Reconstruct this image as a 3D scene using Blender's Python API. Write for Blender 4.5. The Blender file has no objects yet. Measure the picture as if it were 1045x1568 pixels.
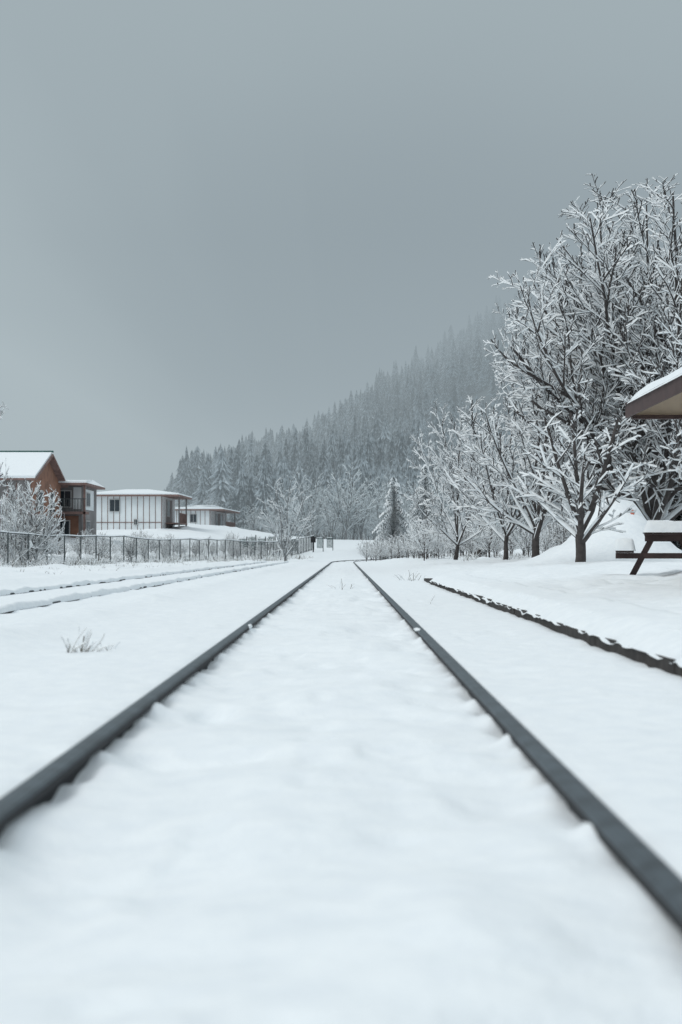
import bpy, math, random
import numpy as np
from mathutils import Vector, Matrix
random.seed(7); rng=np.random.default_rng(7)
scene=bpy.context.scene
COL=scene.collection
PX=2178.0; CZ=0.64; U0=527.5; V0=846.0
def wx(u,d): return (u-U0)/PX*d
def wz(v,d): return CZ+(V0-v)/PX*d

# ------------------------------------------------------------ noise
TAB=rng.random((256,256))
def vn(x,y,s=0):
    x=np.asarray(x,float)+s*13.37; y=np.asarray(y,float)+s*7.91
    xi=np.floor(x).astype(int); yi=np.floor(y).astype(int)
    fx=x-xi; fy=y-yi; fx=fx*fx*(3-2*fx); fy=fy*fy*(3-2*fy)
    a=TAB[xi&255,yi&255]; b=TAB[(xi+1)&255,yi&255]; c=TAB[xi&255,(yi+1)&255]; d=TAB[(xi+1)&255,(yi+1)&255]
    return (a*(1-fx)+b*fx)*(1-fy)+(c*(1-fx)+d*fx)*fy-0.5
def sm(a,b,x):
    t=np.clip((np.asarray(x,float)-a)/(b-a),0,1); return t*t*(3-2*t)

# ------------------------------------------------------------ materials
def newmat(name):
    m=bpy.data.materials.new(name); m.use_nodes=True
    nt=m.node_tree; b=nt.nodes['Principled BSDF']; return m,nt,b
def pmat(name,col,rough=0.8,var=0.25,scale=3.0,metal=0.0,bump=0.0):
    m,nt,b=newmat(name)
    tc=nt.nodes.new('ShaderNodeTexCoord'); n=nt.nodes.new('ShaderNodeTexNoise')
    n.inputs['Scale'].default_value=scale; n.inputs['Detail'].default_value=5
    nt.links.new(tc.outputs['Object'],n.inputs['Vector'])
    r=nt.nodes.new('ShaderNodeValToRGB')
    r.color_ramp.elements[0].position=0.3; r.color_ramp.elements[1].position=0.7
    r.color_ramp.elements[0].color=tuple(c*(1-var) for c in col)+(1,)
    r.color_ramp.elements[1].color=tuple(min(1,c*(1+var)) for c in col)+(1,)
    nt.links.new(n.outputs['Fac'],r.inputs['Fac']); nt.links.new(r.outputs['Color'],b.inputs['Base Color'])
    b.inputs['Roughness'].default_value=rough; b.inputs['Metallic'].default_value=metal
    if bump:
        bp=nt.nodes.new('ShaderNodeBump'); bp.inputs['Strength'].default_value=bump; bp.inputs['Distance'].default_value=0.02
        nt.links.new(n.outputs['Fac'],bp.inputs['Height']); nt.links.new(bp.outputs['Normal'],b.inputs['Normal'])
    return m
def snowmat(name,col=(0.87,0.91,0.935),s1=9.0,s2=60.0,d1=0.03,bs=0.45):
    m,nt,b=newmat(name)
    g=nt.nodes.new('ShaderNodeNewGeometry')
    n1=nt.nodes.new('ShaderNodeTexNoise'); n1.inputs['Scale'].default_value=s1; n1.inputs['Detail'].default_value=4
    n2=nt.nodes.new('ShaderNodeTexNoise'); n2.inputs['Scale'].default_value=s2; n2.inputs['Detail'].default_value=2
    nt.links.new(g.outputs['Position'],n1.inputs['Vector']); nt.links.new(g.outputs['Position'],n2.inputs['Vector'])
    ad=nt.nodes.new('ShaderNodeMath'); ad.operation='MULTIPLY_ADD'; ad.inputs[1].default_value=0.2
    nt.links.new(n2.outputs['Fac'],ad.inputs[0]); nt.links.new(n1.outputs['Fac'],ad.inputs[2])
    bp=nt.nodes.new('ShaderNodeBump'); bp.inputs['Strength'].default_value=bs; bp.inputs['Distance'].default_value=d1
    nt.links.new(ad.outputs[0],bp.inputs['Height']); nt.links.new(bp.outputs['Normal'],b.inputs['Normal'])
    r=nt.nodes.new('ShaderNodeValToRGB')
    r.color_ramp.elements[0].position=0.3; r.color_ramp.elements[1].position=0.65
    r.color_ramp.elements[0].color=(col[0]*0.93,col[1]*0.94,col[2]*0.955,1); r.color_ramp.elements[1].color=col+(1,)
    nt.links.new(n1.outputs['Fac'],r.inputs['Fac']); nt.links.new(r.outputs['Color'],b.inputs['Base Color'])
    b.inputs['Roughness'].default_value=0.7; b.inputs['Specular IOR Level'].default_value=0.2
    return m
M_snow=snowmat('snow_surface')
M_snowt=snowmat('snow_on_branches',(0.90,0.93,0.945),s1=4,s2=20,bs=0.2)
M_snowfar=snowmat('hazed_frost',(0.66,0.71,0.73),s1=1,s2=5,bs=0.1)  # frosty snow, greyed so that distance haze is painted into the colour
M_bark=pmat('bark',(0.060,0.052,0.050),0.9,0.35,6)
M_barkl=pmat('bark_frosted_hazed',(0.20,0.205,0.21),0.9,0.3,2)  # frosty bark, paled further by haze painted into its colour
M_rail=pmat('rail_steel',(0.070,0.090,0.105),0.42,0.4,9,metal=0.35)
M_railside=pmat('rail_rust_side',(0.016,0.017,0.020),0.85,0.4,20)
M_timber=pmat('dark_timber',(0.030,0.026,0.024),0.9,0.5,9,bump=0.5)
M_tablewood=pmat('brown_painted_wood',(0.045,0.024,0.022),0.6,0.3,8)
M_fascia=pmat('fascia_brown',(0.062,0.036,0.034),0.7,0.2,5)
M_soffit=pmat('soffit_wood',(0.60,0.51,0.41),0.8,0.12,4)
M_redwood=pmat('cedar_siding',(0.25,0.125,0.082),0.8,0.3,1.5)
M_wrap=pmat('white_house_wrap',(0.76,0.80,0.82),0.7,0.08,0.8)
M_strap=pmat('wood_strapping',(0.21,0.135,0.12),0.85,0.3,2)
M_greywall=pmat('grey_sheathing',(0.22,0.21,0.21),0.85,0.25,0.9)
M_glass=pmat('dark_window',(0.03,0.04,0.05),0.15,0.2,2)
M_frame=pmat('window_frame',(0.5,0.5,0.5),0.6,0.05,2)
M_fence=pmat('galvanised_dark',(0.09,0.105,0.11),0.6,0.3,2,metal=0.2)
M_green=pmat('green_mesh_panel',(0.045,0.085,0.085),0.8,0.3,1)
M_greentrim=pmat('green_trim',(0.03,0.10,0.09),0.6,0.2,2)
M_weed=pmat('dry_weed',(0.10,0.085,0.06),0.9,0.4,3)
M_needle=pmat('conifer_needles',(0.032,0.048,0.047),0.9,0.4,1.2)
M_orange=pmat('orange_plastic',(0.55,0.17,0.12),0.6,0.1,3)

# ------------------------------------------------------------ mesh helpers
def arrmesh(name,V,F,mats,midx=None,smooth=False,attr=None):
    V=np.asarray(V,np.float32); F=np.asarray(F,np.int32); k=F.shape[1]
    me=bpy.data.meshes.new(name)
    me.vertices.add(len(V)); me.vertices.foreach_set('co',V.ravel())
    me.loops.add(F.size); me.loops.foreach_set('vertex_index',F.ravel())
    me.polygons.add(len(F)); me.polygons.foreach_set('loop_start',np.arange(len(F),dtype=np.int32)*k)
    try: me.polygons.foreach_set('loop_total',np.full(len(F),k,np.int32))
    except Exception: pass
    for m in mats: me.materials.append(m)
    if midx is not None: me.polygons.foreach_set('material_index',np.asarray(midx,np.int32))
    me.polygons.foreach_set('use_smooth',np.full(len(F),smooth,bool))
    if attr is not None:
        a=me.attributes.new('snow','FLOAT','POINT'); a.data.foreach_set('value',np.asarray(attr,np.float32))
    me.update(calc_edges=True); me.validate()
    return me
def addobj(name,me,parent=None,loc=(0,0,0)):
    o=bpy.data.objects.new(name,me); COL.objects.link(o); o.location=loc
    if parent: o.parent=parent
    return o
def empty(name,loc=(0,0,0),rz=0):
    o=bpy.data.objects.new(name,None); COL.objects.link(o); o.location=loc; o.rotation_euler=(0,0,rz); o.empty_display_size=0.3
    return o
BF=[(0,3,2,1),(4,5,6,7),(0,1,5,4),(1,2,6,5),(2,3,7,6),(3,0,4,7)]
def box(name,lo,hi,mat,parent=None,bevel=0,seg=2,rot=None):
    c=[(a+b)/2 for a,b in zip(lo,hi)]; h=[abs(b-a)/2 for a,b in zip(lo,hi)]
    V=[(sx*h[0],sy*h[1],sz*h[2]) for sz in(-1,1) for sx,sy in((-1,-1),(1,-1),(1,1),(-1,1))]
    me=bpy.data.meshes.new(name); me.from_pydata(V,[],BF); me.materials.append(mat)
    o=addobj(name,me,parent,c)
    if rot: o.rotation_euler=rot
    if bevel:
        md=o.modifiers.new('b','BEVEL'); md.width=bevel; md.segments=seg
        for p in me.polygons: p.use_smooth=True
    return o
def boxes(name,lst,mat,parent=None):
    V=[];F=[]
    for lo,hi in lst:
        b=len(V)
        V+=[(x,y,z) for z in(lo[2],hi[2]) for x,y in((lo[0],lo[1]),(hi[0],lo[1]),(hi[0],hi[1]),(lo[0],hi[1]))]
        F+=[tuple(b+i for i in f) for f in BF]
    return addobj(name,arrmesh(name,V,F,[mat]),parent)
def poly(name,V,F,mat,parent=None):
    me=bpy.data.meshes.new(name); me.from_pydata(V,[],F); me.materials.append(mat); me.update()
    return addobj(name,me,parent)

# ------------------------------------------------------------ terrain
C0=-0.117; HG=0.7525
def xc(y): 
    t=np.clip(np.asarray(y,float)-95,0,None); return np.minimum(t*t/420.0, t*1.0)
def fence_x(y): return np.interp(y,[0,60,92,125,150],[-24,-14.8,-10.2,-5.0,-3.0])
def H(x,y):
    x=np.asarray(x,float); y=np.asarray(y,float)
    xr=x-xc(y); a=np.abs(xr-C0)
    inside=1-sm(0.75,0.765,a)
    z=-0.024+0.020*vn(x*1.7,y*1.1,1)+0.014*vn(x*4,y*3.2,2)-0.014*sm(0.2,0.36,vn(x*3.0,y*3.0,57))
    zi=-0.064+0.045*vn(x*1.5,y*1.3,3)+0.046*vn(x*3.0,y*2.6,4)+0.012*vn(x*7,y*5,5)
    dm=vn(x*2.3,y*2.0,55); zi=zi-0.055*sm(0.16,0.42,dm)+0.02*sm(0.2,0.4,-dm)
    dm=vn(x*4.2,y*3.8,58); zi=zi-0.022*sm(0.14,0.36,dm)
    zi=zi+0.012*np.cos(xr*4)
    de=np.clip(0.72-a,0,None)
    ww=np.exp(-(de/0.10)**2)
    zi=zi*(1-0.8*ww)-0.8*0.060*ww
    zi=zi+np.exp(-(de/0.04)**2)*(0.045*vn(y*3.0,y*0.4+np.sign(xr)*20,6)+0.060*vn(y*7.0,np.sign(xr)*9,7)+0.006)
    z=z*(1-inside)+zi*inside
    z=z-0.008*np.exp(-((a-0.80)/0.03)**2)*(1+2*vn(y*4,xr*0,8))
    # platform on the right
    near=1-sm(26,34,y)
    st=0.19*sm(1.92,2.02,xr)*near+0.19*sm(1.3,3.6,xr)*(1-near)
    pl=st+0.20*sm(2.3,8,xr)+0.12*sm(8,20,xr)
    fp=vn(x*2.6,y*2.2,56)
    z=z+pl*(1+0.10*vn(x*0.8,y*0.5,9))+sm(2.3,3.5,xr)*(0.08*vn(x*1.4,y*0.8,10)+0.07*vn(x*3.5,y*2.5,11)-0.09*sm(0.2,0.36,fp))
    # left field
    lf=sm(-6.5,-9,x)
    z=z+lf*(0.05+0.18*vn(x*0.7,y*0.35,12)+0.16*vn(x*2.2,y*1.1,13))
    z=z+0.012*sm(-2.6,-3.3,x)*(1-sm(-5.6,-6.3,x))
    z=z+0.10*np.exp(-((x+6.9)/0.5)**2)*(1+1.2*vn(x,y*0.6,14))
    z=z+0.06*np.exp(-((x+2.7)/0.35)**2)*(1+1.7*vn(x,y*0.9,15))
    s=fence_x(y)-x
    z=z+1.5*sm(1,16,s)*sm(30,60,y)+0.35*sm(0.2,2,s)*sm(30,60,y)*(1+vn(x*0.5,y*0.5,16))
    off=sm(2.6,7,a)
    z=z+1.25*sm(112,160,y)*off*(1+0.3*vn(x*0.12,y*0.1,17))
    z=z+0.9*sm(150,175,y)
    # plough mound
    mx,my=wx(935,45),45
    g=np.exp(-(((x-mx)/1.05)**2+((y-my)/1.8)**2)**0.8)*1.30+np.exp(-(((x-mx+0.9)/1.4)**2+((y-my)/2.4)**2))*0.46+np.exp(-(((x-mx-0.9)/1.1)**2+((y-my)/2.0)**2))*0.85
    z=z+g*(1+0.25*vn(x*2,y*2,18)+0.14*vn(x*5,y*5,19))
    return z
def Hs(x,y): return float(H(np.array([x]),np.array([y]))[0])
ys=[-40,-20,-10,-5,-2,-1,0]; y=0.0
while y<1600:
    y+=0.020+0.0095*y if y<160 else 0.03*y
    ys.append(y)
xs=list(np.arange(-1.3,1.3,0.022))+list(np.arange(1.3,2.4,0.03))
x=2.4
while x<900: x+=0.05+0.028*(x-2.0); xs.append(x)
x=-1.3
while x>-900: x-=0.04+0.020*(-1.0-x); xs.append(x)
xs=np.array(sorted(xs)); ys=np.array(ys)
X,Y=np.meshgrid(xs,ys); 
XS=X+xc(Y)*np.exp(-(X/30)**2)
Z=H(XS,Y)
nx=len(xs); ny=len(ys)
V=np.stack([XS,Y,Z],-1).reshape(-1,3)
i=np.arange(ny-1)[:,None]*nx+np.arange(nx-1)[None,:]
F=np.stack([i,i+1,i+1+nx,i+nx],-1).reshape(-1,4)
ground=addobj('snow_ground',arrmesh('snow_ground',V,F,[M_snow],smooth=True))

# ------------------------------------------------------------ rails
def rail(name,xo,parent,top=0.0,y0=-3,y1=170,steps=None):
    prof=[(-0.036,-0.012,0),(-0.030,-0.002,1),(0,0.002,1),(0.030,-0.002,1),(0.036,-0.012,0),(0.036,-0.035,0),(0.010,-0.05,0),(0.010,-0.12,0),(0.065,-0.14,0),(0.065,-0.15,0),(-0.065,-0.15,0),(-0.065,-0.14,0),(-0.010,-0.12,0),(-0.010,-0.05,0),(-0.036,-0.035,0)]
    yy=list(np.arange(y0,20,0.5))+list(np.arange(20,y1,1.5)); n=len(prof)
    V=[];F=[];mi=[]
    for y in yy:
        cx=float(xc(y))
        for px,pz,_ in prof: V.append((xo+cx+px,y,top+pz))
    for j in range(len(yy)-1):
        for k in range(n):
            k2=(k+1)%n
            F.append((j*n+k,j*n+k2,(j+1)*n+k2,(j+1)*n+k)); mi.append(0 if k in(0,1,2,3) else 1)
    o=addobj(name,arrmesh(name,V,F,[M_rail,M_railside],mi),parent); return o
track=empty('railway_track')
rail('rail_left',C0-HG,track); rail('rail_right',C0+HG,track)
boxes('sleepers',[((C0-1.25,y,-0.46),(C0+1.25,y+0.22,-0.30)) for y in np.arange(-3,90,0.6)],M_timber,track)
def lump(name,c,r,parent=None,mat=None,seed=0):
    import bmesh
    bm=bmesh.new(); bmesh.ops.create_icosphere(bm,subdivisions=3,radius=1)
    for v in bm.verts:
        n=float(vn(v.co.x*2+seed,v.co.y*2+v.co.z*1.7,seed))
        v.co=Vector((v.co.x*r[0],v.co.y*r[1],v.co.z*r[2]))*(1+0.35*n)
    me=bpy.data.meshes.new(name); bm.to_mesh(me); bm.free(); me.materials.append(mat or M_snow)
    for p in me.polygons: p.use_smooth=True
    return addobj(name,me,parent,c)
lump('snow_clod_1',(C0+HG-0.025,11.9,-0.004),(0.028,0.2,0.014),track,seed=2)
lump('snow_clod_2',(C0-HG+0.035,12.6,-0.015),(0.02,0.15,0.02),track,seed=3)

siding=empty('railway_siding')
def snowcap(name,xf,y0,y1,w,h,z,parent,seed,step=0.08,thr=None):
    n=9; V=[];F=[]
    yy=[];y=y0
    while y<y1: yy.append(y); y+=step*(1+y*0.04)
    for y in yy:
        wn=w*(1+0.6*float(vn(y*1.7,seed,seed))+0.7*float(vn(y*5,seed,seed+1)))
        hn=h*(1+0.7*float(vn(y*1.1,seed,seed+2))+0.5*float(vn(y*5,seed,seed+3)))
        for k in range(n):
            t=math.pi*k/(n-1)
            V.append((xf+0.02*float(vn(y*2,seed+3.3,1))-wn*math.cos(t),y,z+hn*math.sin(t)**0.7-(0.012 if k in(0,n-1) else 0)))
    for j in range(len(yy)-1):
        for k in range(n-1): F.append((j*n+k,j*n+k+1,(j+1)*n+k+1,(j+1)*n+k))
    return addobj(name,arrmesh(name,V,F,[M_snow],smooth=True),parent)
for k,xx in enumerate((-5.2,-3.72)):
    rail('rail_%d'%(k+1),xx,siding,top=0.016,y0=2,y1=95)
    snowcap('snow_cap_%d'%(k+1),xx-0.010,2,95,0.055,0.07,0.004,siding,21+k*7)

# platform edge
pe=empty('platform_edge')
bl=[]
y=-2.0
while y<30.5:
    bl.append(((1.80+0.008*random.uniform(-1,1),y,-0.25),(1.98,y+2.42,0.055+0.006*random.uniform(-1,1)))); y+=2.44
boxes('timber_kerb',bl,M_timber,pe)
n=12;V=[];F=[];yy=[];y=-2.0
while y<31.5: yy.append(y); y+=0.03+0.008*max(y,0)
for y in yy:
    lip=0.018*float(vn(y*2.1,3,31))+0.022*float(vn(y*6.3,5,32)); hh=0.105+0.05*float(vn(y*0.7,1,33))+0.02*float(vn(y*4,1,34))
    drop=0.065*max(0,float(vn(y*2.8,8,35)))+0.055*max(0,float(vn(y*7,8,36)))
    x0=1.785-lip
    zz=0.052-drop
    endt=1-float(sm(29.5,31.5,y))
    for k in range(n):
        t=k/(n-1)
        xx=x0+t*0.85; zz2=zz+(hh+drop)*min(1,math.sin(min(1,t*3.2)*math.pi/2)**0.8)+0.03*t
        if k==n-1: zz2-=0.08
        V.append((xx,y,(zz2)*endt-0.1*(1-endt)))
for j in range(len(yy)-1):
    for k in range(n-1): F.append((j*n+k,j*n+k+1,(j+1)*n+k+1,(j+1)*n+k))
addobj('snow_cap',arrmesh('snow_cap',V,F,[M_snow],smooth=True),pe)

# ------------------------------------------------------------ bare trees
class Tube:
    def __init__(s): s.V=[];s.F=[];s.M=[]
    def path(s,pts,rad,ns,snow):
        base=len(s.V); n=len(pts)
        for i in range(n):
            a=pts[max(0,i-1)]; b=pts[min(n-1,i+1)]
            dx,dy,dz=b[0]-a[0],b[1]-a[1],b[2]-a[2]; l=math.sqrt(dx*dx+dy*dy+dz*dz) or 1; dx/=l;dy/=l;dz/=l
            h=math.sqrt(dx*dx+dy*dy)
            if h<0.05: sx,sy=1.0,0.0
            else: sx,sy=dy/h,-dx/h
            ux,uy,uz=sy*dz,-sx*dz,sx*dy-sy*dx
            if uz<0: ux,uy,uz=-ux,-uy,-uz; flip=-1
            else: flip=1
            p=pts[i]; r=rad[i]; sn=snow*min(1,0.35+0.8*h)*(0.6+0.8*random.random()) if snow else 0
            for k in range(ns):
                t=2*math.pi*k/ns; cu=-math.cos(t); cs=math.sin(t)*flip
                ru=r*cu+(sn if cu>0.35 else 0); rs=r*cs+(0.25*sn*(1 if cs>0 else -1) if abs(cs)>0.5 and cu>-0.5 else 0)
                s.V.append((p[0]+sx*rs+ux*ru,p[1]+sy*rs+uy*ru,p[2]+uz*ru))
        for i in range(n-1):
            a=pts[i];b=pts[i+1]; l=math.dist(a,b) or 1; hz=math.hypot(b[0]-a[0],b[1]-a[1])/l
            for k in range(ns):
                k2=(k+1)%ns
                s.F.append((base+i*ns+k,base+i*ns+k2,base+(i+1)*ns+k2,base+(i+1)*ns+k))
                cu=-math.cos(2*math.pi*(k+0.5)/ns)
                s.M.append(1 if (cu>0.2 and (hz>0.24 or (snow>0 and rad[0]<0.03))) else 0)
def norm(v):
    l=math.sqrt(v[0]**2+v[1]**2+v[2]**2) or 1; return (v[0]/l,v[1]/l,v[2]/l)
def off_dir(d,ang,az):
    a=Vector(d); o=a.orthogonal().normalized(); q=Matrix.Rotation(az,3,a)@o
    return tuple((a*math.cos(ang)+q*math.sin(ang)).normalized())
def grow(T,p,d,L,r,lvl,cfg):
    seg=cfg['seg'][lvl]; ns=max(2,int(round(L/seg))); st=L/ns
    pts=[p];dirs=[d];rad=[r]
    w=cfg['wig'][lvl]; up=cfg['up'][lvl]
    for i in range(ns):
        d=norm((d[0]+random.gauss(0,w),d[1]+random.gauss(0,w),d[2]+random.gauss(0,w)+up))
        p=(p[0]+d[0]*st,p[1]+d[1]*st,p[2]+d[2]*st); pts.append(p);dirs.append(d)
        rad.append(max(cfg['rmin'],r*(1-0.88*((i+1)/ns)**0.8)))
    T.path(pts,rad,8 if lvl==0 else (6 if lvl==1 and r>0.03 else 4),cfg['snow'][lvl])
    if lvl<cfg['max']:
        n=max(2,int(L*cfg['dens'][lvl])); az=random.uniform(0,6.28); an=cfg.get('ang',(26,46))
        for j in range(n):
            t=cfg['t0'][lvl]+(0.98-cfg['t0'][lvl])*(j+random.random()*0.8)/n
            f=t*ns; i=min(ns-1,int(f)); f-=i
            a=pts[i];b=pts[i+1]; q=(a[0]+(b[0]-a[0])*f,a[1]+(b[1]-a[1])*f,a[2]+(b[2]-a[2])*f)
            az+=2.4+random.uniform(-0.5,0.5)
            cl=L*cfg['ratio'][lvl]*(1.05-0.62*t)*random.uniform(0.7,1.2)
            grow(T,q,off_dir(dirs[i],math.radians(random.uniform(*an)),az),cl,max(cfg['rmin'],min(rad[i]*0.55,cl*0.011)),lvl+1,cfg)
CFG=dict(seg=[0.7,0.5,0.35,0.3],wig=[0.055,0.065,0.08,0.10],up=[0.035,0.03,0.020,0.012],snow=[0.060,0.060,0.054,0.048],
         dens=[2.1,3.5,5.1],ratio=[0.42,0.44,0.47],t0=[0.15,0.10,0.1],rmin=0.006,max=3)
def bare_tree(name,x,y,height,width,tr=0.16,fork=0.16,limbs=7,lean=(0,0),spread=(8,62),cfg=CFG,seed=1,mats=None,zoff=-0.15,multi=1,dome=True):
    random.seed(seed); T=Tube()
    for s in range(multi):
        bx,by=(random.uniform(-0.5,0.5),random.uniform(-0.4,0.4)) if multi>1 else (0,0)
        th=height*fork*random.uniform(0.9,1.1)
        pts=[];rad=[];px,py=bx,by
        n=6
        for i in range(n+1):
            t=i/n
            px+=lean[0]*th/n+random.gauss(0,0.02); py+=lean[1]*th/n
            pts.append((px,py,th*t)); rad.append(tr*(1.0-0.22*t+0.45*math.exp(-t*9)))
        T.path(pts,rad,10,0)
        az=random.uniform(0,6.28)
        for k in range(limbs):
            f=k/(max(1,limbs-1))
            ang=math.radians(spread[0]+(spread[1]-spread[0])*f+random.uniform(-5,5)); az+=2.4+random.uniform(-0.3,0.3)
            L=height*(0.86-0.26*f)*random.uniform(0.9,1.08)
            start=pts[-1] if k<limbs*0.5 else pts[-2 if random.random()<0.6 else -3]
            d=(math.sin(ang)*math.cos(az)+lean[0]*0.5,math.sin(ang)*math.sin(az),math.cos(ang))
            grow(T,start,norm(d),L,tr*random.uniform(0.34,0.5),0,cfg)
    V=np.array(T.V,float)
    hz=np.percentile(V[:,2],99.3); V[:,2]*=height/hz
    R=np.hypot(V[:,0],V[:,1])
    w=np.percentile(R,96); k=(width/2)/w
    up=np.clip(V[:,2]/(height*fork*1.2),0,1)[:,None]
    V[:,:2]*= (1-up)+up*k
    if dome:
        # keep the outermost shoots inside a rounded crown
        cz=height*0.52; e=np.sqrt((V[:,0]/(width/2))**2+(V[:,1]/(width/2))**2+((V[:,2]-cz)/(height*0.48))**2)
        f=np.where((e>0.92)&(V[:,2]>height*0.3),(0.92+(e-0.92)*0.40)/np.maximum(e,1e-6),1.0)
        V[:,0]*=f; V[:,1]*=f; V[:,2]=cz+(V[:,2]-cz)*f
    me=arrmesh(name,V,np.array(T.F),mats or [M_bark,M_snowt],T.M,smooth=True)
    return addobj(name,me,None,(x,y,Hs(x,y)+zoff))
tree_specs=[
 (1002,52,262,560,0.25,0.10,14,11,(5,62)),
 (889,40,610,230,0.14,0.22,8,24,(6,46)),
 (822,50,560,260,0.15,0.22,9,13,(8,55)),
 (776,57,590,230,0.10,0.20,8,14,(8,55)),
 (697,68,606,175,0.11,0.16,8,15,(8,60)),
 (735,80,600,170,0.12,0.18,6,17,(8,60)),
 (915,66,380,320,0.18,0.16,9,18,(6,60)),
 (1120,60,300,420,0.24,0.14,7,19,(8,62)),
]
for (u,d,vt,wp,tr,fk,lb,sd,spd) in tree_specs:
    x=wx(u,d); z0=Hs(x,d); h=wz(vt,d)-z0
    bare_tree('bare_tree',x,d,h,wp/PX*d,tr,fk,lb,(0,0),spd,seed=sd)
CM=dict(CFG); CM.update(dens=[1.8,2.6,3.6],snow=[0.05,0.045,0.045,0.04],rmin=0.009)
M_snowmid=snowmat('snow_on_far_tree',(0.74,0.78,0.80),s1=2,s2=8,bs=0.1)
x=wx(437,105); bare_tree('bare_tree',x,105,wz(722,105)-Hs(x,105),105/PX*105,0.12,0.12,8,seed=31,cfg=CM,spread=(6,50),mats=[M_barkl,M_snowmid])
x=wx(-75,70); bare_tree('bare_tree',x,70,wz(540,70)-Hs(x,70),190/PX*70,0.16,0.2,7,seed=32,cfg=CM)
CS=dict(CFG); CS.update(seg=[0.3,0.25,0.2,0.2],dens=[3,4.5,4],snow=[0.035,0.035,0.03,0.03],max=2,rmin=0.007,ang=(26,50),wig=[0.08,0.1,0.12])
for (u,d,vt,wp,sd,mu) in [(45,66,725,110,41,5),(150,84,838,48,42,4),(15,64,750,60,43,3)]:
    x=wx(u,d); bare_tree('snowy_shrub',x,d,wz(vt,d)-Hs(x,d),wp/PX*d,0.035,0.05,7,spread=(10,62),cfg=CS,seed=sd,multi=mu)

# ------------------------------------------------------------ distant thicket (one mesh)
def low_tree(seed,h=8.0):
    random.seed(seed); T=Tube()
    c=dict(seg=[1.2,0.9,0.8],wig=[0.06,0.09,0.12],up=[0.05,0.04,0.03],snow=[0.06,0.06,0.06],dens=[2.0,2.8],ratio=[0.42,0.4],t0=[0.1,0.1],rmin=0.014,max=2)
    T.path([(0,0,-0.5),(0,0,h*0.15)],[0.12,0.1],5,0); az=0
    for k in range(6):
        ang=math.radians(8+7*k); az+=2.4
        grow(T,(0,0,h*0.12),norm((math.sin(ang)*math.cos(az),math.sin(ang)*math.sin(az),math.cos(ang))),h*(0.85-0.05*k),0.06,0,c)
    return np.array(T.V),np.array(T.F),np.array(T.M)
protos=[low_tree(s) for s in (51,52,53,54)]
def scatter(name,protos,items,mats,smooth=False):
    VV=[];FF=[];MM=[];b=0
    for (x,y,z,s,w,r,k) in items:
        V,F,M=protos[k]; c,sn=math.cos(r),math.sin(r)
        W=np.empty_like(V); W[:,0]=(V[:,0]*c-V[:,1]*sn)*w+x; W[:,1]=(V[:,0]*sn+V[:,1]*c)*w+y; W[:,2]=V[:,2]*s+z
        VV.append(W);FF.append(F+b);MM.append(M);b+=len(V)
    return addobj(name,arrmesh(name,np.concatenate(VV),np.concatenate(FF),mats,np.concatenate(MM),smooth=smooth))
random.seed(5); items=[]
for k in range(190):
    u=random.uniform(470,760) if k<140 else random.uniform(165,440); d=random.uniform(190,330)
    x=wx(u,d); s=random.uniform(0.6,1.35) if u>440 else random.uniform(0.3,0.6)
    items.append((x,d,Hs(x,d),s,s*random.uniform(0.9,1.5),random.uniform(0,6.28),random.randrange(4)))
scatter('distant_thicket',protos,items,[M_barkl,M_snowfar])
items=[]
for k in range(170):
    u=random.uniform(630,980); d=random.uniform(75,120); x=wx(u,d)
    s=random.uniform(0.14,0.36); items.append((x,d,Hs(x,d),s,s*random.uniform(1.0,1.6),random.uniform(0,6.28),random.randrange(4)))
for k in range(130):
    d=random.uniform(60,135); x=float(fence_x(d))-random.uniform(0.5,5)
    s=random.uniform(0.08,0.2); items.append((x,d,Hs(x,d),s,s*random.uniform(1.0,1.8),random.uniform(0,6.28),random.randrange(4)))
for k in range(60):
    d=random.uniform(100,150); x=wx(random.uniform(560,650),d)
    s=random.uniform(0.1,0.25); items.append((x,d,Hs(x,d),s,s*1.3,random.uniform(0,6.28),random.randrange(4)))
scatter('undergrowth_brush',protos,items,[M_bark,M_snowt])

# ------------------------------------------------------------ weeds
def weeds(name,clumps,mats):
    T=Tube()
    for (x,y,n,h,sp) in clumps:
        z=Hs(x,y)
        for k in range(n):
            a=random.uniform(0,6.28); l=h*random.uniform(0.5,1.1); o=random.uniform(0,sp*0.5)
            p=(x+o*math.cos(a),y+o*math.sin(a),z-0.02); an=random.uniform(0.1,0.9)
            d=(math.sin(an)*math.cos(a),math.sin(an)*math.sin(a),math.cos(an)); pts=[p]
            for j in range(4):
                d=norm((d[0]+random.gauss(0,0.12),d[1]+random.gauss(0,0.12),d[2]-0.12)); p=tuple(p[i]+d[i]*l/4 for i in range(3)); pts.append(p)
            r=0.0022+0.00008*y
            T.path(pts,[r*(1-0.15*j) for j in range(5)],4,0.005+0.0001*y)
    return addobj(name,arrmesh(name,np.array(T.V),np.array(T.F),mats,T.M))
random.seed(9)
weeds('weed_clump',[(-1.76,9.5,30,0.17,0.16),(-1.62,9.7,12,0.11,0.22),(-1.84,9.45,4,0.24,0.05)],[M_weed,M_snowt])
weeds('weed_clump',[(-0.06,27,6,0.22,0.25),(0.1,27.5,3,0.18,0.1)],[M_weed,M_snowt])
weeds('weed_clump',[(1.5,34,14,0.30,0.4),(1.65,33,8,0.22,0.3),(1.1,18.5,1,0.16,0.1)],[M_weed,M_snowt])
cl=[]
for k in range(420):
    d=random.uniform(38,125); x=float(fence_x(d))+random.uniform(-1.5,2.2)
    cl.append((x,d,random.randint(5,10),random.uniform(0.25,0.6),0.6))
for k in range(60):
    d=random.uniform(40,110); cl.append((random.uniform(-11,-7),d,5,random.uniform(0.1,0.3),0.4))
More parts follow.
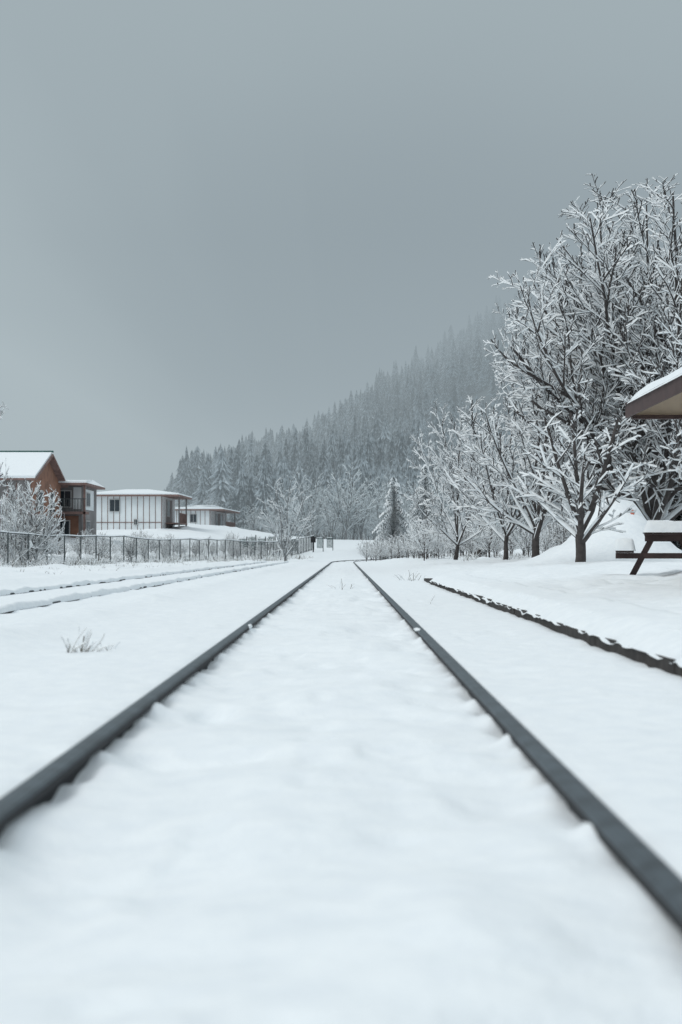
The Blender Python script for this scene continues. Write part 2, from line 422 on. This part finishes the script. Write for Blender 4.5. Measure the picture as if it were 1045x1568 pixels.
for k in range(140):
    d=random.uniform(55,110); cl.append((random.uniform(5,14),d,6,random.uniform(0.2,0.5),0.5))
weeds('roadside_weeds',cl,[M_weed,M_snowt])

# ------------------------------------------------------------ conifers
def conifer_proto(seed,tiers=10,sp=9,h=18.0,R=3.2):
    r=np.random.default_rng(seed); V=[];F=[];A=[]
    for t in range(tiers):
        f=t/tiers
        zt=h*(0.12+0.88*(f+1.35/tiers)) if t<tiers-1 else h
        zt=min(zt,h); zb=h*(0.08+0.90*f); rad=R*(1-f)**0.85*(0.8+0.4*r.random())+0.12
        ox,oy=r.normal(0,0.12*R*(1-f)),r.normal(0,0.12*R*(1-f))
        b=len(V); V.append((0,0,zt)); A.append(0.15)
        ph=r.random()*6.28
        for k in range(sp*2):
            a=ph+math.pi*k/sp; rr=rad*((0.7+0.6*r.random()) if k%2==0 else 0.40); zz=zb+(-0.45*r.random()*h/tiers if k%2==0 else 0.35*h/tiers)
            V.append((rr*math.cos(a)+ox,rr*math.sin(a)+oy,zz)); A.append((0.45+0.65*r.random()) if k%2==0 else 0.05)
        for k in range(sp*2): F.append((b,b+1+k,b+1+(k+1)%(sp*2)))
    return np.array(V),np.array(F),np.array(A)
cp=[conifer_proto(s,tiers=8+s%4,R=2.8+0.5*(s%4)) for s in range(60,68)]
RU=[-600,0,120,180,230,270,300,370,450,510,570,640,690,740,820,1045,1500]
RE=[20,30,50,62,66,84,118,150,172,208,248,292,326,364,425,520,620]
def hillz(x,y):
    u=x/800*PX+U0
    E=np.interp(u,RU,RE); Hh=np.clip(E/PX*800-15,1,None)
    st=340-0.10*np.clip(x,-50,150)
    r=np.clip((y-st)/(800-st),0,1.0)
    r=0.85*r+0.15*sm(0,1,r)
    z=1.5+Hh*r+ (vn(x*0.012,y*0.012,40)*10+vn(x*0.04,y*0.04,41)*5)*np.clip(r*4,0,1)*np.clip(Hh/50,0,1)
    return z-0.25*np.clip(y-850,0,None)*np.clip(Hh/80,0,1)
gx=np.linspace(-700,900,120); gy=np.concatenate([np.linspace(335,900,90),np.linspace(920,1300,15)])
X,Y=np.meshgrid(gx,gy); Z=hillz(X,Y)-0.5
i=np.arange(len(gy)-1)[:,None]*len(gx)+np.arange(len(gx)-1)[None,:]
Fm=np.stack([i,i+1,i+1+len(gx),i+len(gx)],-1).reshape(-1,4)
M_hill=pmat('forest_floor',(0.18,0.20,0.21),0.9,0.5,0.05)
addobj('mountain',arrmesh('mountain',np.stack([X,Y,Z],-1).reshape(-1,3),Fm,[M_hill],smooth=True))
def mk_forest_mat():
    m,nt,b=newmat('forest_conifer')
    at=nt.nodes.new('ShaderNodeAttribute'); at.attribute_name='snow'
    g=nt.nodes.new('ShaderNodeNewGeometry'); n=nt.nodes.new('ShaderNodeTexNoise'); n.inputs['Scale'].default_value=0.9; n.inputs['Detail'].default_value=3
    nt.links.new(g.outputs['Position'],n.inputs['Vector'])
    n2=nt.nodes.new('ShaderNodeTexNoise'); n2.inputs['Scale'].default_value=0.03; nt.links.new(g.outputs['Position'],n2.inputs['Vector'])
    a1=nt.nodes.new('ShaderNodeMath'); a1.operation='MULTIPLY_ADD'; a1.inputs[1].default_value=1.6; a1.inputs[2].default_value=-0.78
    nt.links.new(n.outputs['Fac'],a1.inputs[0])
    a2=nt.nodes.new('ShaderNodeMath'); a2.operation='ADD'; nt.links.new(at.outputs['Fac'],a2.inputs[0]); nt.links.new(a1.outputs[0],a2.inputs[1])
    a3=nt.nodes.new('ShaderNodeMath'); a3.operation='MULTIPLY_ADD'; a3.inputs[1].default_value=0.7
    nt.links.new(n2.outputs['Fac'],a3.inputs[0]); nt.links.new(a2.outputs[0],a3.inputs[2])
    r=nt.nodes.new('ShaderNodeValToRGB'); r.color_ramp.elements[0].position=0.40; r.color_ramp.elements[1].position=1.05
    r.color_ramp.elements[0].color=(0.028,0.046,0.058,1); r.color_ramp.elements[1].color=(0.56,0.63,0.68,1)
    nt.links.new(a3.outputs[0],r.inputs['Fac']); nt.links.new(r.outputs['Color'],b.inputs['Base Color'])
    b.inputs['Roughness'].default_value=0.95; b.inputs['Specular IOR Level'].default_value=0.05
    return m
M_forest=mk_forest_mat()
N=5400
yy=335+rng.random(N*3)**0.8*560
xx=(rng.random(N*3)-0.5)*2*(0.30*yy)
HZ=hillz(xx,yy)
uu=xx/yy*PX+U0+12*vn(yy*0.05,xx*0.05,47)
keep=(yy>np.interp(uu,[150,235,262,290,330,420],[700,700,640,500,400,335]))&((uu>262)|(rng.random(len(xx))<0.45))
keep&=(vn(xx*0.03,yy*0.03,44)>-0.28)
idx=np.where(keep)[0][:N]
VV=[];FF=[];AA=[];b=0
for q in idx:
    V,F,A=cp[rng.integers(8)]; s=rng.uniform(0.42,0.95) if rng.random()<0.85 else rng.uniform(0.95,1.25)
    if uu[q]<275: s*=0.7
    w=s**0.8*rng.uniform(0.85,1.3); a=rng.random()*6.28; c,sn=math.cos(a),math.sin(a)
    W=np.empty_like(V); W[:,0]=(V[:,0]*c-V[:,1]*sn)*w+xx[q]+V[:,2]*rng.normal(0,0.01); W[:,1]=(V[:,0]*sn+V[:,1]*c)*w+yy[q]; W[:,2]=V[:,2]*s+HZ[q]-1
    VV.append(W);FF.append(F+b);AA.append(A*rng.uniform(0.5,1.25));b+=len(V)
addobj('mountain_forest',arrmesh('mountain_forest',np.concatenate(VV),np.concatenate(FF),[M_forest],attr=np.concatenate(AA)))

def near_conifer(name,x,y,h,R,seed,sp=0.8,q=0.85,dz=0.08):
    r=random.Random(seed); V=[];F=[];M=[]
    def quad(a,b,c,d,m):
        k=len(V); V.extend([a,b,c,d]); F.append((k,k+1,k+2,k+3)); M.append(m)
    z=h*0.06
    while z<h*0.985:
        f=z/h; rad=R*(1-f)**0.8*r.uniform(0.85,1.1)+0.08
        nb=max(5,int(13*(1-f)+5))
        for k in range(nb):
            a=r.uniform(0,6.28); L=rad*r.uniform(0.7,1.1); ca,sa=math.cos(a),math.sin(a)
            ns=max(3,int(L/0.22)); z0=z+r.uniform(-0.2,0.2)
            for j in range(ns):
                t=(j+0.5)/ns; rr=L*t; zz=z0+0.12*L-0.55*L*t*t
                wd=(0.10+0.30*L*(1-t)*0.6)
                for sgn in(-1,1):
                    ln=wd*r.uniform(0.7,1.3); px,py=rr*ca,rr*sa
                    ex,ey=px+ca*ln*0.6-sa*ln*sgn,py+sa*ln*0.6+ca*ln*sgn; ez=zz-ln*0.45
                    hw=0.07
                    quad((px-ca*hw,py-sa*hw,zz),(px+ca*hw*1.6,py+sa*hw*1.6,zz),(ex+ca*0.03,ey+sa*0.03,ez),(ex-ca*0.05,ey-sa*0.05,ez-0.05),0)
                    if r.random()<sp:
                        quad((px-ca*hw,py-sa*hw,zz+dz),(px+ca*hw*1.6,py+sa*hw*1.6,zz+dz),(px+(ex-px)*q+ca*0.06,py+(ey-py)*q+sa*0.06,zz+(ez-zz)*q+0.05),(px+(ex-px)*q-ca*0.06,py+(ey-py)*q-sa*0.06,zz+(ez-zz)*q-0.04),1)
        z+=h*0.022+0.10*(1-f)
    T=Tube(); T.path([(0,0,-0.5),(0,0,h*0.5),(0,0,h)],[h*0.012,h*0.008,0.015],6,0)
    b=len(V); V+=T.V; F+=[tuple(b+i for i in f) for f in T.F]; M+=[2]*len(T.F)
    return addobj(name,arrmesh(name,V,F,[M_needle,M_snowt,M_bark],M),None,(x,y,Hs(x,y)-0.1))
d=150; x=wx(604,d); near_conifer('snowy_conifer',x,d,wz(728,d)-Hs(x,d),2.9,71,1.0,1.15,0.2)
d=175; x=wx(652,d); near_conifer('snowy_conifer',x,d,wz(710,d)-Hs(x,d),3.0,75,1.0,1.1,0.18)
d=70; x=wx(1035,d); near_conifer('snowy_conifer',x,d,wz(640,d)-Hs(x,d),2.6,72)
d=66; x=wx(975,d); near_conifer('snowy_conifer',x,d,wz(715,d)-Hs(x,d),1.6,73)

# ------------------------------------------------------------ shelter roof
sh=empty('picnic_shelter')
X0=wx(962,22); ZE=2.82; XR=X0+6.4; yF,yN=22.0,13.0; XM=(X0+XR)/2; RZ=ZE+0.42*(XM-X0)
for s,(xa,xb) in enumerate(((X0,XM),(XR,XM))):
    V=[(xa,yN,ZE+0.12),(xb,yN,RZ+0.12),(xb,yF,RZ+0.12),(xa,yF,ZE+0.12),(xa,yN,ZE+0.02),(xb,yN,RZ+0.02),(xb,yF,RZ+0.02),(xa,yF,ZE+0.02)]
    poly('roof_deck_%d'%(s+1),V,[(0,1,2,3),(7,6,5,4),(0,4,5,1),(1,5,6,2),(2,6,7,3),(3,7,4,0)],M_soffit,sh)
    k=0.05 if xa<xb else -0.05
    n=24; m=30; VV=[];FF=[]
    for a in range(m+1):
        for b_ in range(n+1):
            t=b_/n; yy_=yN-0.06+(yF-yN+0.12)*a/m
            e=min(1,t*14)*min(1,a*1.5/1 if a<2 else 1)*min(1,(m-a)*0.8)
            xx_=xa-k*1.2+(xb-xa+k*1.2)*t; zz_=ZE+0.125+(RZ-ZE)*max(0,(xx_-xa)/(xb-xa))+0.14*e**0.5*(1+0.3*float(vn(xx_*2,yy_*1.5,77)))
            VV.append((xx_,yy_,zz_-(0.03 if t==0 else 0)))
    for a in range(m):
        for b_ in range(n):
            q=a*(n+1)+b_; FF.append((q,q+1,q+n+2,q+n+1))
    addobj('roof_snow_%d'%(s+1),arrmesh('roof_snow',VV,FF,[M_snow],smooth=True),sh)
    box('eave_fascia_%d'%(s+1),(xa-0.03 if xa<xb else xa,yN-0.02,ZE-0.10),(xa if xa<xb else xa+0.03,yF+0.02,ZE+0.135),M_fascia,sh)
for yb in (yF,yN-0.04):
    V=[(X0,yb,ZE-0.08),(XR,yb,ZE-0.08),(XR,yb,ZE+0.1),(XM,yb,RZ+0.1),(X0,yb,ZE+0.1)]
    V+= [(a,b_+0.04,c) for a,b_,c in V]
    poly('gable_far' if yb==yF else 'gable_near',V,[(0,1,2,3,4),(9,8,7,6,5),(0,5,6,1),(1,6,7,2),(2,7,8,3),(3,8,9,4),(4,9,5,0)],M_fascia,sh)
V=[(X0+0.02,yF-0.004,ZE-0.05),(XR-0.02,yF-0.004,ZE-0.05),(XR-0.1,yF-0.004,ZE+0.0),(XM,yF-0.004,RZ-0.02),(X0+0.1,yF-0.004,ZE+0.0)]
poly('gable_panel',V,[(0,1,2,3,4)],M_soffit,sh)
box('tie_beam_far',(X0+0.05,yF-0.12,ZE-0.12),(XR-0.05,yF-0.01,ZE-0.06),M_fascia,sh)
for xp in (X0+1.35,XR-1.0):
    box('side_beam',(xp-0.07,yN+0.1,ZE-0.34),(xp+0.07,yF-0.3,ZE-0.17),M_fascia,sh)
    for yp in (yN+0.8,17.5,yF-0.5):
        box('post',(xp-0.07,yp-0.07,Hs(xp,yp)-0.2),(xp+0.07,yp+0.07,ZE-0.341),M_fascia,sh,0.01)

# ------------------------------------------------------------ picnic tables
def picnic_table(x,y,rz):
    e=empty('picnic_table',(x,y,Hs(x,y)-0.02),rz)
    L=0.92
    for k in range(5): 
        c=-0.30+k*0.15; box('top_plank_%d'%k,(c-0.07,-L,0.71),(c+0.07,L,0.75),M_tablewood,e,0.005)
    for s in(-1,1):
        for k in range(2):
            c=s*(0.62+0.145*k); box('seat_plank',(c-0.068,-L,0.41),(c+0.068,L,0.45),M_tablewood,e,0.005)
    for yy_ in(-0.62,0.62):
        box('seat_bearer',(-0.84,yy_-0.025,0.315),(0.84,yy_+0.02,0.408),M_tablewood,e)
        box('top_bearer',(-0.36,yy_-0.025,0.61),(0.36,yy_+0.02,0.708),M_tablewood,e)
        for s in(-1,1):
            o=box('leg',(s*0.40-0.05,yy_+0.022,-0.05),(s*0.40+0.05,yy_+0.065,0.76),M_tablewood,e); o.rotation_euler=(0,-s*0.48,0)
    box('seat_brace',(-0.04,-0.6,0.33),(0.04,0.6,0.37),M_tablewood,e)
    def cap(name,lo,hi,sd):
        nx_,ny_=10,36; V=[];F=[]
        for j in range(ny_+1):
            for i_ in range(nx_+1):
                a=i_/nx_; b_=j/ny_; e1=min(a,1-a)*(hi[0]-lo[0]); e2=min(b_,1-b_)*(hi[1]-lo[1]); ed=min(1,min(e1,e2)/0.06)
                hx=lo[0]+(hi[0]-lo[0])*a; hy=lo[1]+(hi[1]-lo[1])*b_
                V.append((hx,hy,lo[2]-0.004+(hi[2]-lo[2])*math.sqrt(max(0,1-(1-ed)**2))*(1+0.25*float(vn(hx*5,hy*4,sd)))))
        for j in range(ny_):
            for i_ in range(nx_): q=j*(nx_+1)+i_; F.append((q,q+1,q+nx_+2,q+nx_+1))
        addobj(name,arrmesh(name,V,F,[M_snow],smooth=True),e)
    cap('top_snow',(-0.39,-0.94,0.752),(0.39,0.94,0.94),81)
    cap('seat_snow_1',(-0.87,-0.94,0.452),(-0.52,0.94,0.65),82)
    cap('seat_snow_2',(0.52,-0.94,0.452),(0.87,0.94,0.65),83)
picnic_table(5.50,24.3,math.radians(-12))
picnic_table(8.4,26.2,math.radians(-35))

# ------------------------------------------------------------ houses
def windowset(lst,face_y,parent,xaxis=False):
    k=0
    for (a,b,z0,z1) in lst:
        k+=1
        if not xaxis:
            box('window_frame_%d'%k,(a-0.08,face_y-0.05,z0-0.08),(b+0.08,face_y-0.002,z1+0.08),M_frame,parent)
            box('window_glass_%d'%k,(a,face_y-0.07,z0),((a+b)/2-0.03,face_y-0.052,z1),M_glass,parent)
            box('window_glass_%db'%k,((a+b)/2+0.03,face_y-0.07,z0),(b,face_y-0.052,z1),M_glass,parent)
        else:
            box('side_window_frame_%d'%k,(face_y+0.002,a-0.08,z0-0.08),(face_y+0.05,b+0.08,z1+0.08),M_frame,parent)
            box('side_window_glass_%d'%k,(face_y+0.052,a,z0),(face_y+0.07,b,z1),M_glass,parent)
def wrapped_house(uL,uR,d,vroof,depth,zb,wins,sidewins,rz,bal=1.6):
    W=(uR-uL)/PX*d; zt=wz(vroof,d)
    e=empty('wrapped_house',(wx(uR,d),d,0),rz)
    box('walls',(-W,0,zb),(0,depth,zt),M_wrap,e)
    n=int(W/0.62); L=[]
    for k in range(n+1):
        x=-W+0.05+k*(W-0.1)/n; L.append(((x-0.03,-0.03,zb),(x+0.03,-0.002,zt-0.05)))
    L2=[]
    for zz in (zb+0.1,(zb+zt)/2,zt-0.25): L2.append(((-W,-0.045,zz-0.04),(0,-0.032,zz+0.04)))
    boxes('wall_battens',L,M_strap,e); boxes('floor_bands',L2[1:2],M_strap,e)
    L=[]
    for k in range(int(depth/0.7)+1):
        y_=0.04+k*0.7; L.append(((0.002,y_-0.04,zb),(0.03,y_+0.04,zt-0.05)))
    boxes('side_battens',L,M_strap,e)
    box('side_sheathing',(0.001,depth*0.3,zb),(0.02,depth*0.75,zt-0.3),M_greywall,e)
    windowset(wins,-0.046,e); windowset(sidewins,0.03,e,True)
    zm=(zb+zt)/2
    box('balcony_deck',(0.03,depth*0.25,zm-0.12),(bal,depth*0.85,zm+0.02),M_strap,e)
    L=[((bal-0.08,depth*0.25+k*0.3,zm+0.02),(bal-0.04,depth*0.25+k*0.3+0.04,zm+1.0)) for k in range(int(depth*0.6/0.3)+1)]
    L.append(((bal-0.1,depth*0.25,zm+1.0),(bal-0.02,depth*0.85,zm+1.07)))
    boxes('balcony_railing',L,M_strap,e)
    boxes('balcony_posts',[((bal-0.2,depth*0.25,zb),(bal-0.05,depth*0.25+0.15,zt)),((bal-0.2,depth*0.85-0.15,zb),(bal-0.05,depth*0.85,zt))],M_greywall,e)
    o=0.5; R=zt+0.75
    xa,xb,ya,yb=-W-o,bal+o*0.5,-o,depth+o
    V=[(xa,ya,zt+0.12),(xb,ya,zt+0.12),(xb,yb,zt+0.12),(xa,yb,zt+0.12),(xa+depth*0.4,depth/2,R),(xb-depth*0.45,depth/2,R)]
    poly('roof_snow',[(a,b_,c+0.14) for a,b_,c in V]+[(a,b_,zt+0.12) for a,b_,c in V[:4]],[(0,1,5,4),(1,2,5),(2,3,4,5),(3,0,4),(6,7,1,0),(7,8,2,1),(8,9,3,2),(9,6,0,3)],M_snow,e)
    box('roof_fascia',(xa,ya,zt-0.06),(xb,yb,zt+0.118),M_strap,e)
    return e
wrapped_house(136,248,150,759,9,1.0,[(-5.5,-4.5,5.0,6.2),(-5.5,-4.5,2.1,3.0),(-7.2,-6.7,2.1,2.9),(-2.9,-2.6,3.6,4.1)],[(3.2,4.6,4.6,6.2),(3.2,4.6,1.8,3.2)],math.radians(-2))
wrapped_house(255,322,185,781,14,1.2,[(-2.6,-1.8,4.6,5.6)],[(4,5.5,4.2,5.8),(8,9.5,4.2,5.8)],math.radians(-4))
ch=empty('cedar_house')
xa,xb,ya,yb=-33,-21.2,96,106; zb=1.0; ze=wz(731,96); zr=wz(699,101)
box('walls',(xa,ya,zb),(xb,yb,ze),M_greywall,ch)
V=[(xb,ya,ze),(xb,yb,ze),(xb,101,zr),(xb-0.2,ya,ze),(xb-0.2,yb,ze),(xb-0.2,101,zr)]
poly('gable',V,[(0,1,2),(5,4,3),(0,3,4,1),(1,4,5,2),(2,5,3,0)],M_redwood,ch)
box('side_siding',(xb+0.002,ya,zb+2.2),(xb+0.04,yb,ze),M_redwood,ch)
o=0.5
for s,(y1,y2) in enumerate(((ya-o,101),(yb+o,101))):
    zl=ze-0.2
    V=[(xa-o,y1,zl),(xb+o,y1,zl),(xb+o,y2,zr+0.05),(xa-o,y2,zr+0.05)]; V+=[(a,b_,c+0.14) for a,b_,c in V]
    poly('roof_deck_%d'%s,V,BF,M_strap,ch)
    V=[(xa-o,y1,zl+0.142),(xb+o-0.1,y1,zl+0.142),(xb+o-0.1,y2,zr+0.192),(xa-o,y2,zr+0.192)]; V+=[(a,b_,c+0.16) for a,b_,c in V]
    poly('roof_snow_%d'%s,V,BF,M_snow,ch)
box('ridge_cap',(xa-o,100.9,zr+0.30),(xb+o,101.1,zr+0.42),M_greentrim,ch)
n=int((xb-xa)/0.6)
boxes('wall_battens',[((xa+k*0.6,ya-0.03,zb),(xa+k*0.6+0.07,ya-0.002,ze-0.3)) for k in range(n)],M_strap,ch)
windowset([(-24.5,-23.4,3.7,4.9),(-27,-26,3.7,4.9),(-24.5,-23.4,1.5,2.4)],ya-0.032,ch)
windowset([(98,99.6,3.6,4.9),(102,103.6,3.6,4.9)],xb+0.04,ch,True)
an=empty('flat_roof_house')
xa,xb,ya,yb=-22.6,-19.7,107,113; ze=wz(744,107)
box('walls',(xa,ya,zb),(xb,yb,ze),M_greywall,an)
boxes('wall_panels',[((xa+0.1,ya-0.04,zb+2.9),(xa+0.9,ya-0.002,ze-0.1)),((xb-0.7,ya-0.04,zb+2.9),(xb-0.1,ya-0.002,ze-0.1))],M_wrap,an)
box('side_panel',(xb+0.002,ya+0.3,zb+2.9),(xb+0.04,yb-1.5,ze-0.2),M_wrap,an)
box('lower_siding',(xa+0.6,ya-0.05,zb),(xb-0.3,ya-0.003,zb+2.4),M_redwood,an)
windowset([(xa+1.1,xa+2.0,zb+3.1,ze-0.4),(xa+1.2,xa+1.9,zb+0.6,zb+2.0)],ya-0.055,an)
windowset([(ya+1.2,ya+2.6,zb+3.2,ze-0.5),(ya+1.2,ya+2.6,zb+0.6,zb+2.0)],xb+0.042,an,True)
zm=zb+2.6
box('balcony_deck',(xa+0.8,ya-1.4,zm-0.1),(xb+0.5,ya-0.06,zm+0.08),M_strap,an)
boxes('balcony_railing',[((xa+0.8+k*0.22,ya-1.4,zm+0.08),(xa+0.84+k*0.22,ya-1.36,zm+1.0)) for k in range(12)]+[((xa+0.8,ya-1.42,zm+1.0),(xb+0.5,ya-1.34,zm+1.06))],M_fence,an)
boxes('balcony_posts',[((xa+0.8,ya-1.4,zb-0.5),(xa+0.95,ya-1.25,ze)),((xb+0.3,ya-1.4,zb-0.5),(xb+0.45,ya-1.25,ze))],M_strap,an)
box('roof_fascia',(xa-0.4,ya-1.7,ze),(xb+0.6,yb+0.5,ze+0.16),M_strap,an)
V=[(xa-0.4,ya-1.7,ze+0.162),(xb+0.6,ya-1.7,ze+0.162),(xb+0.6,yb+0.5,ze+0.162),(xa-0.4,yb+0.5,ze+0.162)]
V+=[(xa-0.4,ya-1.65,ze+0.32),(xb+0.55,ya-1.65,ze+0.32),(xb-0.3,yb,ze+0.75),(xa-0.4,yb,ze+0.75)]
poly('roof_snow',V,BF,M_snow,an)

# ------------------------------------------------------------ fence
fe=empty('chain_link_fence')
fy=np.arange(40,150,2.4)
WV=[];WF=[]
def seg(a,b,r,V,F):
    a=Vector(a);b=Vector(b); d=(b-a).normalized(); s=d.orthogonal().normalized()*r; t=d.cross(s).normalized()*r
    k=len(V)
    for p in(a,b): V.extend([tuple(p+s),tuple(p+t),tuple(p-s),tuple(p-t)])
    F.extend([(k+i_,k+(i_+1)%4,k+4+(i_+1)%4,k+4+i_) for i_ in range(4)])
PV=[];PF=[];CV=[];CF=[]
P=[(float(fence_x(y)),float(y),Hs(float(fence_x(y)),float(y))) for y in fy]
FH=1.45
for k,(x,y,z) in enumerate(P):
    seg((x,y,z-0.3),(x,y,z+FH+0.05),0.042,PV,PF)
    if k<len(P)-1:
        x2,y2,z2=P[k+1]
        seg((x,y,z+FH),(x2,y2,z2+FH),0.026,PV,PF); seg((x,y,z+0.1),(x2,y2,z2+0.1),0.02,PV,PF)
        seg((x,y,z+FH+0.045),(x2,y2,z2+FH+0.045),0.035,CV,CF)
        m=14
        for j in range(m):
            for dr in(0,1):
                t1=j/m; t2=min(1,t1+FH/2.4*0.8) 
                hh=FH*min(1,(t2-t1)/(FH/2.4*0.8))
                A=(x+(x2-x)*t1,y+(y2-y)*t1,z+(z2-z)*t1+(0 if dr==0 else FH)); B=(x+(x2-x)*t2,y+(y2-y)*t2,z+(z2-z)*t2+(hh if dr==0 else FH-hh))
                seg(A,B,0.005,WV,WF)
addobj('posts_and_rails',arrmesh('fence_posts',PV,PF,[M_fence]),fe)
addobj('wire_mesh',arrmesh('fence_wire',WV,WF,[M_fence]),fe)
addobj('snow_on_rail',arrmesh('fence_snow',CV,CF,[M_snowt]),fe)
gb=empty('green_barrier')
for k,(u,d) in enumerate([(372,118),(386,121),(401,124),(416,127),(432,131),(450,134),(490,142),(505,146)]):
    x=wx(u,d); z=Hs(x,d)
    boxes('panel_%d'%k,[((x-0.28+j*0.1,d-0.02,z+0.3),(x-0.22+j*0.1,d+0.02,z+1.3)) for j in range(6)],M_green,gb)
    box('post_%d'%k,(x+0.3,d-0.04,z-0.3),(x+0.38,d+0.04,z+1.5),M_fence,gb)
    box('snow_%d'%k,(x-0.3,d-0.05,z+1.302),(x+0.29,d+0.05,z+1.36),M_snowmid,gb,0.02)
d=140; x=wx(480,d); z=Hs(x,d)
sg=empty('crossing_sign'); box('pole',(x-0.06,d-0.05,z-0.3),(x+0.06,d+0.05,z+1.6),M_railside,sg); box('board',(x-0.25,d-0.08,z+0.95),(x+0.25,d-0.052,z+1.5),M_railside,sg,0.02)
mx=wx(968,44.0); lump('orange_marker',(mx,43.9,Hs(mx,43.9)+0.03),(0.06,0.05,0.13),None,M_orange,5)

# ------------------------------------------------------------ mist volumes
def vol(name,dens,col):
    # thin fog: absorbs what is behind, its emission stands in for daylight scattered in it
    m=bpy.data.materials.new(name); m.use_nodes=True; nt=m.node_tree
    nt.nodes.remove(nt.nodes['Principled BSDF']); o=nt.nodes['Material Output']
    a=nt.nodes.new('ShaderNodeVolumeAbsorption'); a.inputs['Color'].default_value=(0,0,0,1); a.inputs['Density'].default_value=dens
    e=nt.nodes.new('ShaderNodeEmission'); e.inputs['Color'].default_value=col+(1,); e.inputs['Strength'].default_value=dens
    s=nt.nodes.new('ShaderNodeAddShader'); nt.links.new(a.outputs[0],s.inputs[0]); nt.links.new(e.outputs[0],s.inputs[1])
    nt.links.new(s.outputs[0],o.inputs['Volume']); return m
mist=empty('mist')
box('valley_mist',(-900,150,-3),(900,1400,240),vol('mist_air',0.0014,(0.375,0.445,0.48)),mist)
VC=vol('cloud_air',0.0015,(0.225,0.275,0.31))
for k in range(4):
    box('low_cloud_%d'%k,(-150+45*k,400+35*k,88+11*k),(1000+k,1340+k,175-7*k),VC,mist)

# ------------------------------------------------------------ world
w=bpy.data.worlds.new('World'); scene.world=w; w.use_nodes=True; nt=w.node_tree
bg=nt.nodes['Background']
sky=nt.nodes.new('ShaderNodeTexSky'); sky.sky_type='NISHITA'; sky.sun_disc=False
EL=math.radians(50); AZ=math.radians(-120)
sky.sun_elevation=EL; sky.sun_rotation=AZ; sky.air_density=2; sky.dust_density=5
tc=nt.nodes.new('ShaderNodeTexCoord'); sx=nt.nodes.new('ShaderNodeSeparateXYZ'); nt.links.new(tc.outputs['Generated'],sx.inputs[0])
rp=nt.nodes.new('ShaderNodeValToRGB'); el=rp.color_ramp.elements
el[0].position=0.0; el[0].color=(0.47,0.545,0.575,1); el[1].position=1.0; el[1].color=(0.84,0.91,0.95,1)
for p,c in ((0.13,(0.47,0.545,0.575)),(0.27,(0.38,0.45,0.48)),(0.40,(0.345,0.41,0.435)),(0.62,(0.69,0.77,0.81))):
    e=el.new(p); e.color=c+(1,)
nt.links.new(sx.outputs['Z'],rp.inputs['Fac'])
def dirpatch(d0,r,col):
    vd=nt.nodes.new('ShaderNodeVectorMath'); vd.operation='DISTANCE'; v=Vector(d0).normalized(); vd.inputs[1].default_value=v
    nt.links.new(tc.outputs['Generated'],vd.inputs[0])
    mr=nt.nodes.new('ShaderNodeMapRange'); mr.interpolation_type='SMOOTHERSTEP'; mr.inputs['From Min'].default_value=0; mr.inputs['From Max'].default_value=r
    mr.inputs['To Min'].default_value=1; mr.inputs['To Max'].default_value=0; nt.links.new(vd.outputs['Value'],mr.inputs['Value'])
    mx=nt.nodes.new('ShaderNodeMix'); mx.data_type='RGBA'; mx.blend_type='MULTIPLY'; mx.inputs['B'].default_value=col+(1,)
    nt.links.new(mr.outputs[0],mx.inputs['Factor']); return mx
p1=dirpatch((0.06,1,0.16),0.25,(0.66,0.66,0.69)); nt.links.new(rp.outputs['Color'],p1.inputs['A'])
p2=dirpatch((-0.25,1,0.15),0.24,(1.34,1.32,1.29)); nt.links.new(p1.outputs['Result'],p2.inputs['A'])
nz=nt.nodes.new('ShaderNodeTexNoise'); nz.inputs['Scale'].default_value=2.5; nz.inputs['Detail'].default_value=3; nt.links.new(tc.outputs['Generated'],nz.inputs['Vector'])
mz=nt.nodes.new('ShaderNodeMapRange'); mz.inputs['To Min'].default_value=9.2; mz.inputs['To Max'].default_value=10.8; nt.links.new(nz.outputs['Fac'],mz.inputs['Value'])
sc=nt.nodes.new('ShaderNodeVectorMath'); sc.operation='SCALE'; nt.links.new(p2.outputs['Result'],sc.inputs[0]); nt.links.new(mz.outputs[0],sc.inputs['Scale'])
mx=nt.nodes.new('ShaderNodeMix'); mx.data_type='RGBA'; mx.inputs['Factor'].default_value=0.95
nt.links.new(sky.outputs['Color'],mx.inputs['A']); nt.links.new(sc.outputs[0],mx.inputs['B'])
nt.links.new(mx.outputs['Result'],bg.inputs['Color']); bg.inputs['Strength'].default_value=0.1
ld=bpy.data.lights.new('sun','SUN'); ld.energy=1.0; ld.angle=math.radians(24); ld.color=(1,0.98,0.95)
lo=addobj('sun',ld); 
v=Vector((math.sin(AZ)*math.cos(EL),math.cos(AZ)*math.cos(EL),math.sin(EL)))
lo.rotation_euler=v.to_track_quat('Z','Y').to_euler()

# ------------------------------------------------------------ camera
cd=bpy.data.cameras.new('camera'); cam=addobj('camera',cd,None,(0,0,CZ))
cd.sensor_fit='VERTICAL'; cd.sensor_height=36; cd.lens=50; cd.clip_end=4000; cd.clip_start=0.05
cam.rotation_euler=(math.radians(90)+math.atan(62/PX),0,math.atan(5/PX))
cd.dof.use_dof=True; cd.dof.focus_distance=38; cd.dof.aperture_fstop=2.6
scene.camera=cam
scene.view_settings.view_transform='Standard'; scene.view_settings.look='None'; scene.view_settings.exposure=0
